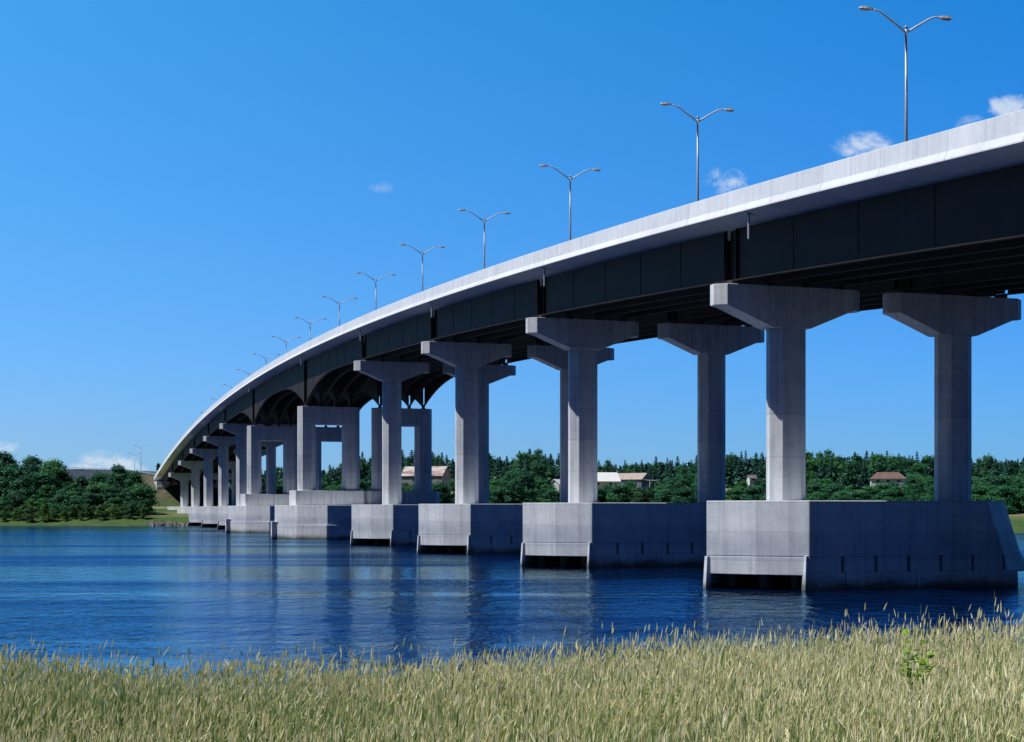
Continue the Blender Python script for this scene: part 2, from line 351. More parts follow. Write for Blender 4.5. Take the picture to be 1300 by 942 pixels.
def footing_plan(w, tl, tr, k1, k2):  # plan with a two-faced pointed nose at either end
    a = w*.54
    return [(-tl,0), (-tl+k2,-a), (-tl+k1,-w), (tr-k1,-w), (tr-k2,-a), (tr,0), (tr-k2,a), (tr-k1,w), (-tl+k1,w), (-tl+k2,a)]
ZF = 6.0
CX = {'mesh': None}
def build_pier(s0):
    main = s0 in MAIN; ys = s0 - S0
    mb = MB()
    on_land = s0 > 470
    if main:
        w = 7.3
        p = footing_plan(w, 16.6, 16.6, 8.2, 3.4)
        q = footing_plan(w+.16, 16.8, 16.8, 8.25, 3.45)
        mb.prism(p, 2.5, ZF); mb.prism(q, -3.0, 2.5)
        mb.box(-17.2, -16.2, -.6, .6, -1.5, 3.1)
        mb.box(16.2, 17.2, -.6, .6, -1.5, 3.1)
    else:
        w = 5.0
        zb = 1.0 if not on_land else -2
        top = footing_plan(w, 12.9, 10.6, 5.1, 2.3)
        top = [(x + (2.4 if False else 0), y) for x, y in top]
        def lean(poly, e): return [(x + e if x > 2 else x, y) for x, y in poly]
        z1 = 2.25
        # upper block, its far (upstream) nose raked out towards the water
        mb.prism(lean(top, 2.0+1.4*0), z1, ZF, top=lean(top, .6+2.0*0))
        inn = [(x*.985, y*.90) for x, y in lean(top, 2.0)]
        mb.prism(lean(footing_plan(w, 12.9, 10.6, 5.1, 2.3), 2.0), zb, zb+.001+.0) if False else None
        # lower course: nose pieces stay full width, the long sides are set back behind panels
        noseL = [(-12.9,0), (-10.6,-2.7), (-7.8,-5.0), (-7.8,5.0), (-10.6,2.7)]
        mb.prism(noseL, zb, z1)
        noseR = [(7.5,-5.0), (12.6-2.3,-2.7), (12.6,0), (12.6-2.3,2.7), (7.5,5.0)]
        noseRb = [(7.7,-5.0), (11.3,-2.7), (13.6,0), (11.3,2.7), (7.7,5.0)]
        mb.prism(noseRb, zb, z1, top=noseR)
        mb.prism([(-7.797,-4.55), (7.497,-4.55), (7.497,4.55), (-7.797,4.55)], zb, z1)
        n = 6; tl, tr = -7.797, 7.497; pw = (tr-tl)/n
        for k in range(n):
            x0, x1 = tl + k*pw + (.13 if k else .0), tl + (k+1)*pw - (.13 if k < n-1 else .13)
            mb.box(x0, x1, -5.0, -4.553, 1.2, z1-.003); mb.box(x0, x1, 4.553, 5.0, 1.2, z1-.003)
    pier = mb.build('pier', M['footing'], BR, (0, ys, 0), bevel=.05)
    if not main and not on_land:
        for sg in (-1, 1):            # precast skirt hanging into the water along each long side
            n = 6; tl, tr = -7.83, 8.6; pw = (tr-tl)/n
            mk = MB()
            for k in range(n):
                x0, x1 = tl + k*pw + .03, tl + (k+1)*pw - .03
                pr = [(sg*4.56,1.2), (sg*5.02,1.45 if False else 1.2), (sg*5.06,.35), (sg*5.08,-1.2), (sg*4.56,-1.2)]
                mk.loft([[(x, y, z) for y, z in pr] for x in (x0, x1)])
            # end flare seen at the corner of the nose
            mk.loft([[(-8.05,sg*4.7,2.3), (-7.86,sg*4.7,2.3), (-7.86,sg*5.03,2.3), (-8.05,sg*5.03,2.3)],
                     [(-8.25,sg*4.6,-1.2), (-7.86,sg*4.6,-1.2), (-7.86,sg*5.2,-1.2), (-8.25,sg*5.2,-1.2)]])
            mk.build('skirt', M['footing'], pier)
        mk = MB()                     # guard post at the tip of the nose
        mk.loft([[(-12.94,-.2,2.2), (-12.7,-.2,2.2), (-12.7,.2,2.2), (-12.94,.2,2.2)], [(-13.14,-.24,-1.2), (-12.7,-.24,-1.2), (-12.7,.24,-1.2), (-13.14,.24,-1.2)]])
        mk.build('guard_post', M['footing'], pier)
        mk = MB()                     # wall closing the far side of the nose
        w_ = [(-12.68,.25), (-10.55,2.6), (-7.84,4.85)]; v_ = [(-12.5,.02), (-10.3,2.4), (-7.84,4.55)]
        mk.loft([[(a[0],a[1],-1.2), (b_[0],b_[1],-1.2), (b_[0],b_[1],.997), (a[0],a[1],.997)] for a, b_ in zip(w_, v_)])
        mk.build('skirt', M['footing'], pier)
        for x, y in ((-10.9,.0), (-9.3,-1.7), (-7.7,-3.2), (-8.4,1.0), (-7.9,3.2)):
            mk = MB(); mk.tube([(x, y, -3), (x, y, 1.02)], .42, 14); mk.build('pile', M['pile'], pier)
    zc = ztop(s0) - gbot(s0) - .38    # top of the cap
    for dt in DT:
        if main:
            pb = MB(); pb.prism(hexa(7.1, 1.35, .9), ZF-.004, ZF+2.65)
            pl = pb.build('plinth', M['pier'], pier, bevel=.04)
            pl.location.x = dt
            zb = ZF + 2.646
            for sg in (-1, 1):
                cb = MB(); cb.prism([(x+dt+sg*4.05, y) for x, y in hexa(1.6, .95)], zb, zc-3.3); cb.build('column', M['pier'], pier, bevel=.03)
            cb = MB(); cb.prism([(x+dt, y) for x, y in hexa(5.65, .95)], zc-3.3, zc); cb.build('cap', M['pier'], pier, bevel=.03)
        else:
            zb = ZF - .004
            cb = MB(); cb.prism([(x+dt, y) for x, y in hexa(1.42, .82, .72, .24)], zb, zc-2.85); cb.build('column', M['pier'], pier, bevel=.03)
            cb = MB(); st = [(-5.7,.27,1.45), (-4.95,.88,1.45), (-1.5,.88,2.85), (1.5,.88,2.85), (4.95,.88,1.45), (5.7,.27,1.45)]
            cb.loft([[(dt+x, -w, zc-d), (dt+x, w, zc-d), (dt+x, w, zc), (dt+x, -w, zc)] for x, w, d in st])
            cb.build('cap', M['pier'], pier, bevel=.03)
        for gx in (-4.1, -1.4, 1.4, 4.1):
            bb = MB(); bb.box(dt+gx-.28, dt+gx+.28, -.4, .4, zc+.002, ztop(s0)-gbot(s0)-.083); bb.build('bearing', M['rubber'], pier)
for s0 in PIERS[1:]: build_pier(s0)
# far abutment
ab = MB()
za = ztop(590)
for dt in DT:
    ab.box(dt-6.4, dt+6.4, 588.3-S0, 603.5-S0, 4, za-5.6)
    ab.box(dt-6.4, dt+6.4, 589.6-S0, 603.5-S0, za-5.597, ztop(603.5)-1.95)
ab.build('abutment', M['pier'], BR, bevel=.05)

# ------------------------------------------------------------------ street lamps
def lamp_proto():
    root = empty('street_lamp')
    mb = MB(); mb.tube([(0,0,.04), (0,0,6), (0,0,12.0)], [.125, .105, .085], 12); mb.tube([(0,0,12.0), (0,0,12.12), (0,0,12.2)], [.11,.11,.03], 10)
    mb.build('pole', M['galv'], root, smooth=True)
    mb = MB(); mb.box(-.5, .5, -.22, .22, -.02, .04); mb.build('base_plate', M['galv'], root)
    for sg in (-1, 1):
        mb = MB()
        mb.tube([(sg*.05,0,11.72), (sg*.9,0,12.26), (sg*1.75,0,12.78), (sg*2.05,0,12.93), (sg*2.35,0,13.0), (sg*2.75,0,13.03)], [.075,.07,.065,.06,.055,.05], 10)
        arm = mb.build('arm', M['alu'], root, smooth=True)
        mb = MB()
        prof = [(2.62,.07,.06), (2.8,.15,.09), (3.2,.19,.10), (3.55,.15,.075), (3.66,.05,.03)]
        mb.loft([[(sg*x, -w, 13.02-h*.55), (sg*x, w, 13.02-h*.55), (sg*x, w*.75, 13.04+h), (sg*x, -w*.75, 13.04+h)] for x, w, h in prof])
        head = mb.build('lamp_head', M['alu'], arm)
        mb = MB(); x0, x1 = sorted((sg*2.95, sg*3.5)); mb.box(x0, x1, -.12, .12, 12.90, 12.962); mb.build('lens', M['lens'], arm)
    return root
ORD = ['nearest and tallest', 'second', 'third', 'fourth', 'fifth', 'sixth', 'seventh', 'eighth', 'ninth', 'tenth', 'eleventh', 'twelfth', 'thirteenth', 'fourteenth', 'fifteenth', 'sixteenth']
proto = lamp_proto()
k = 0
for i in range(16):
    s = 86.0 + 33.15*i
    o = proto if i == 0 else copy_tree(proto)
    o.location = (*B(s, T0), ztop(s) + .02); o.rotation_euler = (0, 0, TH)
    lab = 'nearest and tallest grey double-armed street lamp, at far right above the bridge parapet' if i == 0 else \
          '%s grey double-armed street lamp counted from the right along the bridge' % ORD[i]
    tag(o, lab, 'street lamp', 'street lamps along the middle of the bridge')
for (px, Y, top, word) in ((179, 735, 566, 'right and taller'), (171, 800, 578, 'left and shorter')):
    o = copy_tree(proto); x = (px-650)/F*Y
    zt = H + (645-top)*Y/F
    o.location = (x, Y, max(ground_z(x, Y)-.1, zt-13.1)); o.rotation_euler = (0,0,R(40))
    o.location.z = ground_z(x, Y) - .1
    tag(o, '%s of the two far street lamps standing left of the bridge end' % word, 'street lamp', 'street lamps on the far approach road')

# approach road on the embankment, with a guard rail
def approach():
    pts = [Vector((p[0], p[1], z)) for p, z in RIDGE]
    dense = []
    for p, q in zip(pts, pts[1:]):
        n = 12
        dense += [p + (q-p)*k/n for k in range(n)]
    dense.append(pts[-1])
    mb = MB(); L = []
    for i, p in enumerate(dense):
        d = (dense[min(i+1, len(dense)-1)] - dense[max(i-1, 0)]); d.z = 0; d.normalize(); nrm = Vector((-d.y, d.x, 0))
        L.append((p + nrm*6.5, p - nrm*6.5))
    vs = [(q.x, q.y, max(ground_z(q.x, q.y), q.z)+.03) for pr in L for q in pr]
    mb.add(vs, [(2*i, 2*i+1, 2*i+3, 2*i+2) for i in range(len(L)-1)])
    tag(mb.build('approach_road', M['asphalt'], fix=False), kind='structure')
    root = empty('guard_rail', (L[8][0].x, L[8][0].y, 0))
    mb = MB(); pmb = MB()
    off = Vector((-L[8][0].x, -L[8][0].y, 0))
    line = [p[0] for p in L[4:]]
    line = [Vector((q.x, q.y, max(ground_z(q.x, q.y), q.z))) + off for q in line]
    mb.loft([[(p.x, p.y-.04, p.z+.45), (p.x, p.y+.04, p.z+.45), (p.x, p.y+.04, p.z+.85), (p.x, p.y-.04, p.z+.85)] for p in line])
    mb.build('rail', M['galv'], root)
    for p in line[::2]: pmb.box(p.x-.07, p.x+.07, p.y+.045, p.y+.2, p.z-.4, p.z+.8)
    pp = pmb.build('posts', M['galv'], root); pp.name = 'post'; pp['kind'] = 'stuff'
    tag(root, 'grey steel guard rail beside the raised approach road beyond the left trees', 'guard rail')
approach()

# ------------------------------------------------------------------ vegetation
def leaf_mat(name, a, b2, hue=.06, trans=.25):
    m, nt, b = mat(name)
    at = nt.nodes.new('ShaderNodeAttribute'); at.attribute_name = 'tint'
    oi = nt.nodes.new('ShaderNodeObjectInfo')
    c = ramp(nt, at.outputs['Fac'], [(0, a), (1, b2)])
    v = ramp(nt, oi.outputs['Random'], [(0, (.62,.72,.80)), (.5, (1,1,1)), (1, (1.4,1.25,.8))])
    c = mixc(nt, 1.0, c, v, 'MULTIPLY')
    nt.links.new(c, b.inputs['Base Color']); b.inputs['Roughness'].default_value = .6; b.inputs['Specular IOR Level'].default_value = .25
    tr = nt.nodes.new('ShaderNodeBsdfTranslucent'); nt.links.new(c, tr.inputs['Color'])
    mx = nt.nodes.new('ShaderNodeMixShader'); mx.inputs[0].default_value = trans
    nt.links.new(b.outputs[0], mx.inputs[1]); nt.links.new(tr.outputs[0], mx.inputs[2])
    nt.links.new(mx.outputs[0], nt.nodes['Material Output'].inputs[0])
    return m
M['leaf'] = leaf_mat('broadleaf_foliage', (.010,.085,.052), (.062,.225,.085))
M['needle'] = leaf_mat('conifer_foliage', (.012,.068,.058), (.042,.140,.095), trans=.15)
M['bush'] = leaf_mat('shrub_foliage', (.035,.120,.045), (.100,.220,.055))
M['bark'] = simple('bark', (.09,.07,.055), .9, 0, .35, 4)

def quads_mesh(name, verts, tint, material):          # verts (n,4,3)
    n = len(verts); me = bpy.data.meshes.new(name)
    me.vertices.add(4*n); me.vertices.foreach_set('co', verts.reshape(-1))
    me.loops.add(4*n); me.loops.foreach_set('vertex_index', np.arange(4*n, dtype=np.int32))
    me.polygons.add(n); me.polygons.foreach_set('loop_start', np.arange(0, 4*n, 4, dtype=np.int32))
    at = me.attributes.new('tint', 'FLOAT', 'FACE'); at.data.foreach_set('value', tint.astype(np.float32))
    me.materials.append(material); me.update(calc_edges=True); me.validate(); return me
def leaf_quads(c, nrm, size, r):                      # one leaf clump at each centre, facing roughly along nrm
    n = len(c); nrm = nrm + r.normal(0, .55, (n,3)); nrm /= np.linalg.norm(nrm, axis=1)[:,None]
    t = np.cross(nrm, r.normal(0, 1, (n,3))); t /= np.linalg.norm(t, axis=1)[:,None]; b = np.cross(nrm, t)
    s = size*r.uniform(.6, 1.3, (n,1)); w = s*r.uniform(.45, .8, (n,1))
    return np.stack([c - t*s*.5, c - b*w*.5 + t*s*.1, c + t*s*.5, c + b*w*.5 - t*s*.05], axis=1)
def crown_mesh(name, h, rad, seed, nb, per, leaf, material, low=.12, squash=.8):
    r = np.random.default_rng(seed); V = []; T = []
    for k in range(nb):
        u = r.uniform(0, 1); ang = r.uniform(0, 2*math.pi)
        z = low*h + (h*(1-low))*(.06 + .88*u*r.uniform(.9, 1.06))
        env = math.sin(math.pi*min(1, (.22+.78*u))**.9)**.7 if u < .97 else .25
        rr = rad*env*math.sqrt(r.uniform(.02, 1))*.78
        cx, cy = rr*math.cos(ang), rr*math.sin(ang)
        br = rad*r.uniform(.32, .50)*(1 - .35*u)
        d = r.normal(0, 1, (per,3)); d /= np.linalg.norm(d, axis=1)[:,None]
        d[:,2] = np.where(d[:,2] < -.4, -d[:,2]*.6, d[:,2])
        rad_ = br*(r.uniform(.30, 1, (per,1))**.5)*(1 + .36*r.normal(0, 1, (per,1)))
        c = np.array([cx, cy, z]) + d*rad_*np.array([1, 1, squash])
        V.append(leaf_quads(c, d*.9 + np.array([0,0,.35]), leaf, r))
        T.append(np.clip(r.uniform(.0, 1.0) + r.normal(0, .16, per), 0, 1))
    return quads_mesh(name, np.concatenate(V), np.concatenate(T), material)
def trunk_mesh(h, r0, seed, limbs=6):
    r = random.Random(seed); mb = MB()
    mb.tube([(0,0,-.6), (r.uniform(-.1,.1), r.uniform(-.1,.1), h*.3), (r.uniform(-.3,.3), r.uniform(-.3,.3), h*.62), (r.uniform(-.5,.5), 0, h*.86)], [r0*1.25, r0, r0*.6, r0*.15], 7)
    for k in range(limbs):
        z = h*(.25+.5*k/limbs); a = r.uniform(0, 6.28); L = h*.26
        mb.tube([(0,0,z), (math.cos(a)*L*.5, math.sin(a)*L*.5, z+L*.35), (math.cos(a)*L, math.sin(a)*L, z+L*.85)], [r0*.4, r0*.25, r0*.08], 5)
    return mb
def tree_proto(name, h, rad, seed, nb, per, leaf, material, low):
    root = empty(name)
    tr = trunk_mesh(h, h*.018, seed).build('trunk', M['bark'], root)
    me = crown_mesh('crown', h, rad, seed, nb, per, leaf, material, low)
    cr = bpy.data.objects.new('crown', me); COL.objects.link(cr); cr.parent = root
    return root
def conifer_proto(h, rad, seed):
    root = empty('conifer_tree'); r = np.random.default_rng(seed)
    mb = MB(); mb.tube([(0,0,-.5), (0,0,h*.5), (0,0,h*.97)], [h*.016, h*.010, h*.002], 6); mb.build('trunk', M['bark'], root)
    V = []; T = []
    nl = 22
    for k in range(nl):
        u = k/(nl-1); z = h*(.10 + .88*u); R0 = rad*(1-u)**.85*r.uniform(.75, 1.12) + .15
        nbx = int(7 + 7*(1-u)); a0 = r.uniform(0, 6.28)
        for j in range(nbx):
            a = a0 + 6.283*j/nbx + r.normal(0, .2); L = R0*r.uniform(.65, 1.15); m = 5
            for q in range(m):
                f = (q+.6)/m; x = L*f
                c = np.array([[math.cos(a)*x, math.sin(a)*x, z - .32*x + .10*x*x/max(R0,.2) + r.normal(0, .08)]])
                V.append(leaf_quads(c, np.array([[math.cos(a)*.4, math.sin(a)*.4, .9]]), max(.5, L*.55), r)); T.append(np.clip([.35 + .4*f + r.normal(0, .15)], 0, 1))
    me = quads_mesh('crown', np.concatenate(V), np.concatenate(T), M['needle'])
    cr = bpy.data.objects.new('crown', me); COL.objects.link(cr); cr.parent = root
    return root

used = set()
def place(proto, x, y, sc, label, cat, group, z=None, wide=1.0):
    o = proto if proto.name not in used else copy_tree(proto)
    used.add(proto.name)
    o.location = (x, y, (ground_z(x, y) if z is None else z) - .15); o.rotation_euler = (0,0,random.uniform(0, 6.28)); o.scale = (sc*wide, sc*wide, sc)
    tag(o, label, cat, group); return o
def at(px, Y): return (px-650)/F*Y
def top_h(x, Y, ytop): return (645-ytop)*Y/F + H - ground_z(x, Y)

# broad trees on the left bank: protos 16 m tall
big = [tree_proto('broadleaf_tree', 16, 6.2, 100+i, 58, 330, .58, M['leaf'], .02) for i in range(3)]
bushes = [tree_proto('bank_shrub', 4.5, 2.6, 200+i, 16, 90, .42, M['bush'], .02) for i in range(2)]
mids = [tree_proto('broadleaf_tree', 11, 5.0, 300+i, 38, 260, .52, M['leaf'], .0) for i in range(4)]
con = [conifer_proto(13, 3.3, 400+i) for i in range(4)]
LT = [  # px, distance, top row, label
    (-35, 500, 577, 'green broadleaf tree cut by the left edge of the view'),
    (8, 505, 575, 'tall broadleaf tree at the far left above the bank'),
    (40, 510, 579, 'broadleaf tree second from the left in the left clump'),
    (68, 500, 582, 'upright broadleaf tree at the right end of the left clump, beside the gap'),
    (28, 486, 606, 'lower broadleaf tree in front of the left clump'),
    (60, 486, 615, 'small rounded tree at the right foot of the left clump'),
    (-8, 484, 612, 'low broadleaf tree at the bottom left corner of the left clump'),
    (84, 484, 618, 'small pale tree filling the gap between the two left clumps'),
    (104, 492, 604, 'broadleaf tree at the left end of the clump beside the bridge'),
    (128, 495, 598, 'broad tree in the middle of the clump beside the bridge'),
    (152, 492, 591, 'tallest tree of the clump left of the bridge end'),
    (172, 488, 598, 'broadleaf tree nearest the bridge end on the left bank'),
    (140, 480, 616, 'low tree in front of the clump beside the bridge'),
    (163, 480, 620, 'low rounded tree at the right foot of the clump beside the bridge'),
]
for i, (px, Y, yt, lab) in enumerate(LT):
    x = at(px, Y); h = top_h(x, Y, yt)
    place(big[i % 3], x, Y, h/16.0*1.03, lab, 'tree', 'broadleaf trees on the left bank', wide=(1.0 if h > 13 else 1.25))
for px, Y, yt in ((-20,478,622),(20,478,626),(45,476,630),(75,478,628),(94,478,622),(112,476,624),(126,482,612),(180,482,614),(55,492,600),(20,492,592),(-5,490,596),(146,476,630),(170,474,634),(5,476,632),(116,500,606),(160,500,600)):
    x = at(px, Y); h = top_h(x, Y, yt)
    place(mids[abs(px) % 4], x, Y, h/11.0*1.05, 'low broadleaf tree filling the foot of the left bank trees', 'tree', 'low trees on the left bank', wide=1.25)
for px, Y in ((92, 470), (98, 472), (150, 470), (12, 471), (48, 472), (120, 473), (178, 472), (3, 466), (22, 467), (36, 465), (57, 467), (66, 466), (81, 467), (104, 466), (112, 468), (128, 465), (143, 466), (158, 467), (168, 466), (182, 466), (70, 471), (30, 470), (135, 471)):
    x = at(px, Y)
    place(bushes[px % 2], x, Y, random.uniform(.7, 1.15), 'low green shrub at the foot of the trees on the left bank', 'shrub', 'shrubs on the left bank')

# buildings first, to keep the trees off them
BLD = [(545, 520, 16), (709, 500, 7), (768, 520, 11), (806, 540, 12), (1127, 520, 13), (1142, 480, 8), (955, 540, 6), (926, 500, 5)]
def clear(px, Y):
    return all(not (abs(px-b) < w/Y*F*.5+6 and Y < d+8) for b, d, w in BLD)
# mid trees along the far right bank
seen_lab = {}
MT = [  # px, distance beyond the shore, top row
    (455,40,606),(470,60,612),(486,30,611),(496,60,613),(512,60,611),(528,40,612),(545,45,610),(558,40,612),(580,60,606),
    (612,50,602),(632,45,606),(648,60,597),(662,50,594),(676,70,600),(690,60,606),(700,40,621),(655,30,606),(640,30,612),(622,30,618),
    (735,40,615),(757,40,617),(772,45,616),(788,40,612),(800,45,611),(818,40,616),(836,50,618),(850,60,603),(866,60,601),(880,70,599),(848,30,616),(870,30,616),(892,60,603),
    (930,40,618),(945,50,612),(958,40,614),(975,60,606),(1000,60,604),(1020,60,606),(1034,50,612),(1048,60,607),(1062,55,612),(1078,45,618),(1092,40,621),(1104,45,617),(1118,60,612),(1132,60,613),(1128,40,619),
    (1162,80,601),(1176,70,603),(1158,110,608),(1196,60,606),(1215,60,602),(1236,70,604),(1252,60,606),(1268,60,600),(1284,70,604),(1298,60,603),(1315,60,602),(1244,40,614),(1272,35,616),(1292,40,618),(1310,38,616),
    (1040,35,622),(1068,35,624),(985,35,618),(1010,35,620),(345,70,612),(365,60,608),(405,70,610),(425,60,612),(440,60,610),
]
for i, (px, dd, yt) in enumerate(MT):
    x0 = at(px, 400); Y = shore_y(at(px, 400)) + dd
    for _ in range(3): Y = shore_y(at(px, Y)) + dd
    x = at(px, Y); h = max(3.0, top_h(x, Y, yt))
    place(mids[i % 4], x, Y, h/11.0*1.02, 'rounded broadleaf tree on the far bank seen between the bridge piers', 'tree', 'broadleaf trees on the far bank', wide=max(.9, min(1.5, 10/h)))
# conifer wood on the rise behind the fields
def skyline(px):
    pts = [(200,596),(420,592),(455,577),(490,578),(545,571),(575,578),(620,573),(640,580),(665,573),(690,574),(712,580),(755,586),(790,588),(820,583),(880,582),(920,576),(965,575),(1020,577),(1100,575),(1180,577),(1230,580),(1320,581),(1450,580)]
    for (a, y0), (b, y1) in zip(pts, pts[1:]):
        if px <= b: return y0 + (y1-y0)*(px-a)/(b-a)
    return 580
n_con = 0
px = 300.0
while px < 1420:
    for row, Y0 in enumerate((640, 690, 745)):
        Y = Y0 + random.uniform(-20, 20); q = px + random.uniform(-5, 5); x = at(q, Y)
        yt = skyline(q) + random.choice((-4, -2, 0, 1, 3, 5)) + (5 if row == 0 else 1 if row == 1 else 0)
        h = max(6, top_h(x, Y, yt))
        if n_con < 290:
            use = con[random.randrange(4)] if random.random() < .72 else mids[random.randrange(4)]
            nm = use.name.startswith('conifer')
            place(use, x, Y, h/(13.0 if nm else 11.0), 'dark conifer in the wood along the skyline beyond the river' if nm else 'dark broadleaf tree among the conifers along the skyline', 'tree',
                  'conifers along the skyline' if nm else 'broadleaf trees along the skyline', wide=random.uniform(.95, 1.5) if nm else .8)
            n_con += 1
    px += 11.5
# the rest of that wood, further back, reads as one mass
def far_wood():
    r = np.random.default_rng(5); V = []; T = []
    for k in range(1500):
        q = r.uniform(200, 1500); Y = r.uniform(690, 860); x = at(q, Y)
        z0 = ground_z(x, Y); h = max(4, (645-skyline(q)-r.uniform(4, 14))*Y/F + H - z0); rad = h*.2
        n = 22
        u = r.uniform(0, 1, n); a = r.uniform(0, 6.28, n); rr = rad*(1-u)**.8*r.uniform(.5, 1.1, n)
        c = np.stack([x + rr*np.cos(a), Y + rr*np.sin(a), z0 + h*(.1+.9*u)], 1)
        V.append(leaf_quads(c, np.stack([np.cos(a), np.sin(a), .5+0*a], 1), 2.2, r)); T.append(np.clip(r.normal(.4, .2) + r.normal(0, .12, n), 0, 1))
    me = quads_mesh('far_wood', np.concatenate(V), np.concatenate(T), M['needle'])
    o = bpy.data.objects.new('far_wood', me); COL.objects.link(o); tag(o, 'far dark wood filling the rise behind the skyline trees', 'wood', kind='stuff')
far_wood()

# ------------------------------------------------------------------ far buildings
def roof_mat(name, a, b2, scale=(1.2,.15,1)):
    m, nt, b = mat(name); n = noise(nt, mapped(nt, objc(nt), scale), 1.0, 4, .6)
    nt.links.new(ramp(nt, n, [(.35, a), (.6, b2)]), b.inputs['Base Color']); b.inputs['Roughness'].default_value = .6; return m
M['rust_roof'] = roof_mat('rusty_metal_roof', (.20,.085,.07), (.50,.46,.44), (.25,.4,1))
M['white_roof'] = roof_mat('white_metal_roof', (.72,.72,.72), (.80,.80,.80))
M['tan_roof'] = roof_mat('tan_shingle_roof', (.34,.28,.24), (.44,.37,.31))
M['brown_roof'] = roof_mat('brown_shingle_roof', (.12,.075,.065), (.18,.11,.095))
M['grey_roof'] = roof_mat('grey_shingle_roof', (.15,.13,.14), (.22,.19,.20))
M['white_wall'] = simple('white_siding', (.72,.72,.71), .7, 0, .06, 1)
M['grey_wall'] = simple('weathered_boards', (.24,.24,.25), .85, 0, .3, 2)
M['blue_wall'] = simple('blue_grey_siding', (.13,.18,.30), .75, 0, .12, 1)
M['glass'] = simple('window_glass', (.02,.03,.045), .12, 0, .1, 1)
def house(name, px, Y, L, D, wh, rh, rz, wall, roof, label, cat, over=.4, wins=3, hip=0.0, base=None, porch=0.0):
    x = at(px, Y); z = ground_z(x, Y) if base is None else base
    g = ground_z(x, Y)
    root = empty(name, (x, Y, z), rz); tag(root, label, cat)
    mb = MB()                                           # walls with gable ends; ridge along local x
    low = g - z - 1.5
    hx, hy = L/2, D/2
    mb.add([(-hx,-hy,low),(hx,-hy,low),(hx,hy,low),(-hx,hy,low),(-hx,-hy,wh),(hx,-hy,wh),(hx,hy,wh),(-hx,hy,wh),(-hx,0,wh+rh*(1-min(1,hip*9))),(hx,0,wh+rh*(1-min(1,hip*9)))],
           [(0,1,5,4),(1,2,6,9,5),(2,3,7,6),(3,0,4,8,7),(3,2,1,0),(4,5,9,8),(8,9,6,7)])
    mb.build('wall', wall, root)
    mb = MB(); e = over; t = .14
    def P(xx, yy, dz=0): return (xx, yy, wh + rh*(1-abs(yy)/hy) + .05 + dz)
    rx = hx + e - hip*L
    low_s = -(hy+e); 
    for dz0, dz1 in ((0, t),):
        A = [P(-hx-e, low_s), P(hx+e, low_s), P(rx, 0), P(-rx, 0), P(hx+e, -low_s), P(-hx-e, -low_s)]
        vs = [(a[0], a[1], a[2]+dz0) for a in A] + [(a[0], a[1], a[2]+dz1) for a in A]
        fs = [(0,1,2,3),(3,2,4,5),(6,7,8,9),(9,8,10,11),(0,1,7,6),(4,5,11,10),(0,3,9,6),(3,5,11,9),(1,2,8,7),(2,4,10,8)]
        if hip: fs += [(0,3,5),(6,9,11),(1,4,2),(7,10,8)]
        mb.add(vs, fs)
    mb.build('roof', roof, root)
    for k in range(wins):
        wx = -hx + L*(k+.7)/(wins+.4)
        mb = MB(); mb.box(wx-.6, wx+.6, -hy-.06, -hy+.05, wh*.40, wh*.80); w = mb.build('window', M['white_wall'], root)
        mb = MB(); mb.box(wx-.5, wx+.5, -hy-.08, -hy-.063, wh*.43, wh*.77); mb.build('pane', M['glass'], w)
    mb = MB(); dx = hx*.72; mb.box(dx-.5, dx+.5, -hy-.07, -hy+.05, low, wh*.62); mb.build('door', M['grey_wall'], root)
    if porch:
        mb = MB(); mb.add([(hx+.02,-hy,wh*.98),(hx+porch,-hy,wh*.78),(hx+porch,hy,wh*.78),(hx+.02,hy,wh*.98),(hx+.02,-hy,wh*1.03),(hx+porch,-hy,wh*.83),(hx+porch,hy,wh*.83),(hx+.02,hy,wh*1.03)],
                          [(0,1,2,3),(4,5,6,7),(0,1,5,4),(1,2,6,5),(2,3,7,6),(3,0,4,7)])
        pr = mb.build('porch_roof', roof if False else M['grey_roof'], root)
        for yy in (-hy+.15, 0, hy-.15):
            mb = MB(); mb.box(hx+porch-.25, hx+porch-.1, yy-.07, yy+.07, low, wh*.79); mb.build('porch_post', M['white_wall'], pr)
    return root
def zrow(y, Y): return H + (645-y)*Y/F
house('long_barn', 541, 520, 15.5, 9, 3.4, 3.2, R(-18), M['grey_wall'], M['rust_roof'], 'long grey barn with rusty red and white metal roof, between the left columns', 'barn', wins=2, base=zrow(616, 520))
house('small_shed', 708, 500, 5.0, 3.6, 2.3, 1.5, R(60), M['white_wall'], M['white_roof'], 'small white gabled shed just left of the tall column, left of the white barn', 'shed', wins=1, base=zrow(623, 500))
house('white_barn', 763, 520, 11.5, 8, 2.7, 3.0, R(14), M['white_wall'], M['white_roof'], 'white barn with bright white metal roof beside the tan roofed house', 'barn', wins=2, base=zrow(620.5, 520))
house('farmhouse', 803, 540, 11, 9, 3.3, 2.2, R(-28), M['blue_wall'], M['tan_roof'], 'blue farmhouse with tan roof and side porch, right of the white barn', 'house', wins=3, base=zrow(620, 540), porch=3.4)
house('bungalow', 1127, 520, 12.0, 8, 2.3, 2.2, R(-12), M['white_wall'], M['brown_roof'], 'white bungalow with brown hipped roof among trees on the right bank', 'house', wins=3, hip=.22, base=zrow(616, 520))
house('garage', 1143, 480, 4.5, 5, 2.6, 2.6, R(55), M['grey_wall'], M['grey_roof'], 'small grey roofed outbuilding just below the brown roofed bungalow', 'outbuilding', wins=1, base=zrow(633, 480))
house('cottage', 954, 545, 2.8, 2.4, 1.5, 1.0, R(20), M['white_wall'], M['grey_roof'], 'tiny pale cottage half hidden in trees left of the near column', 'house', wins=1, base=zrow(612, 545))
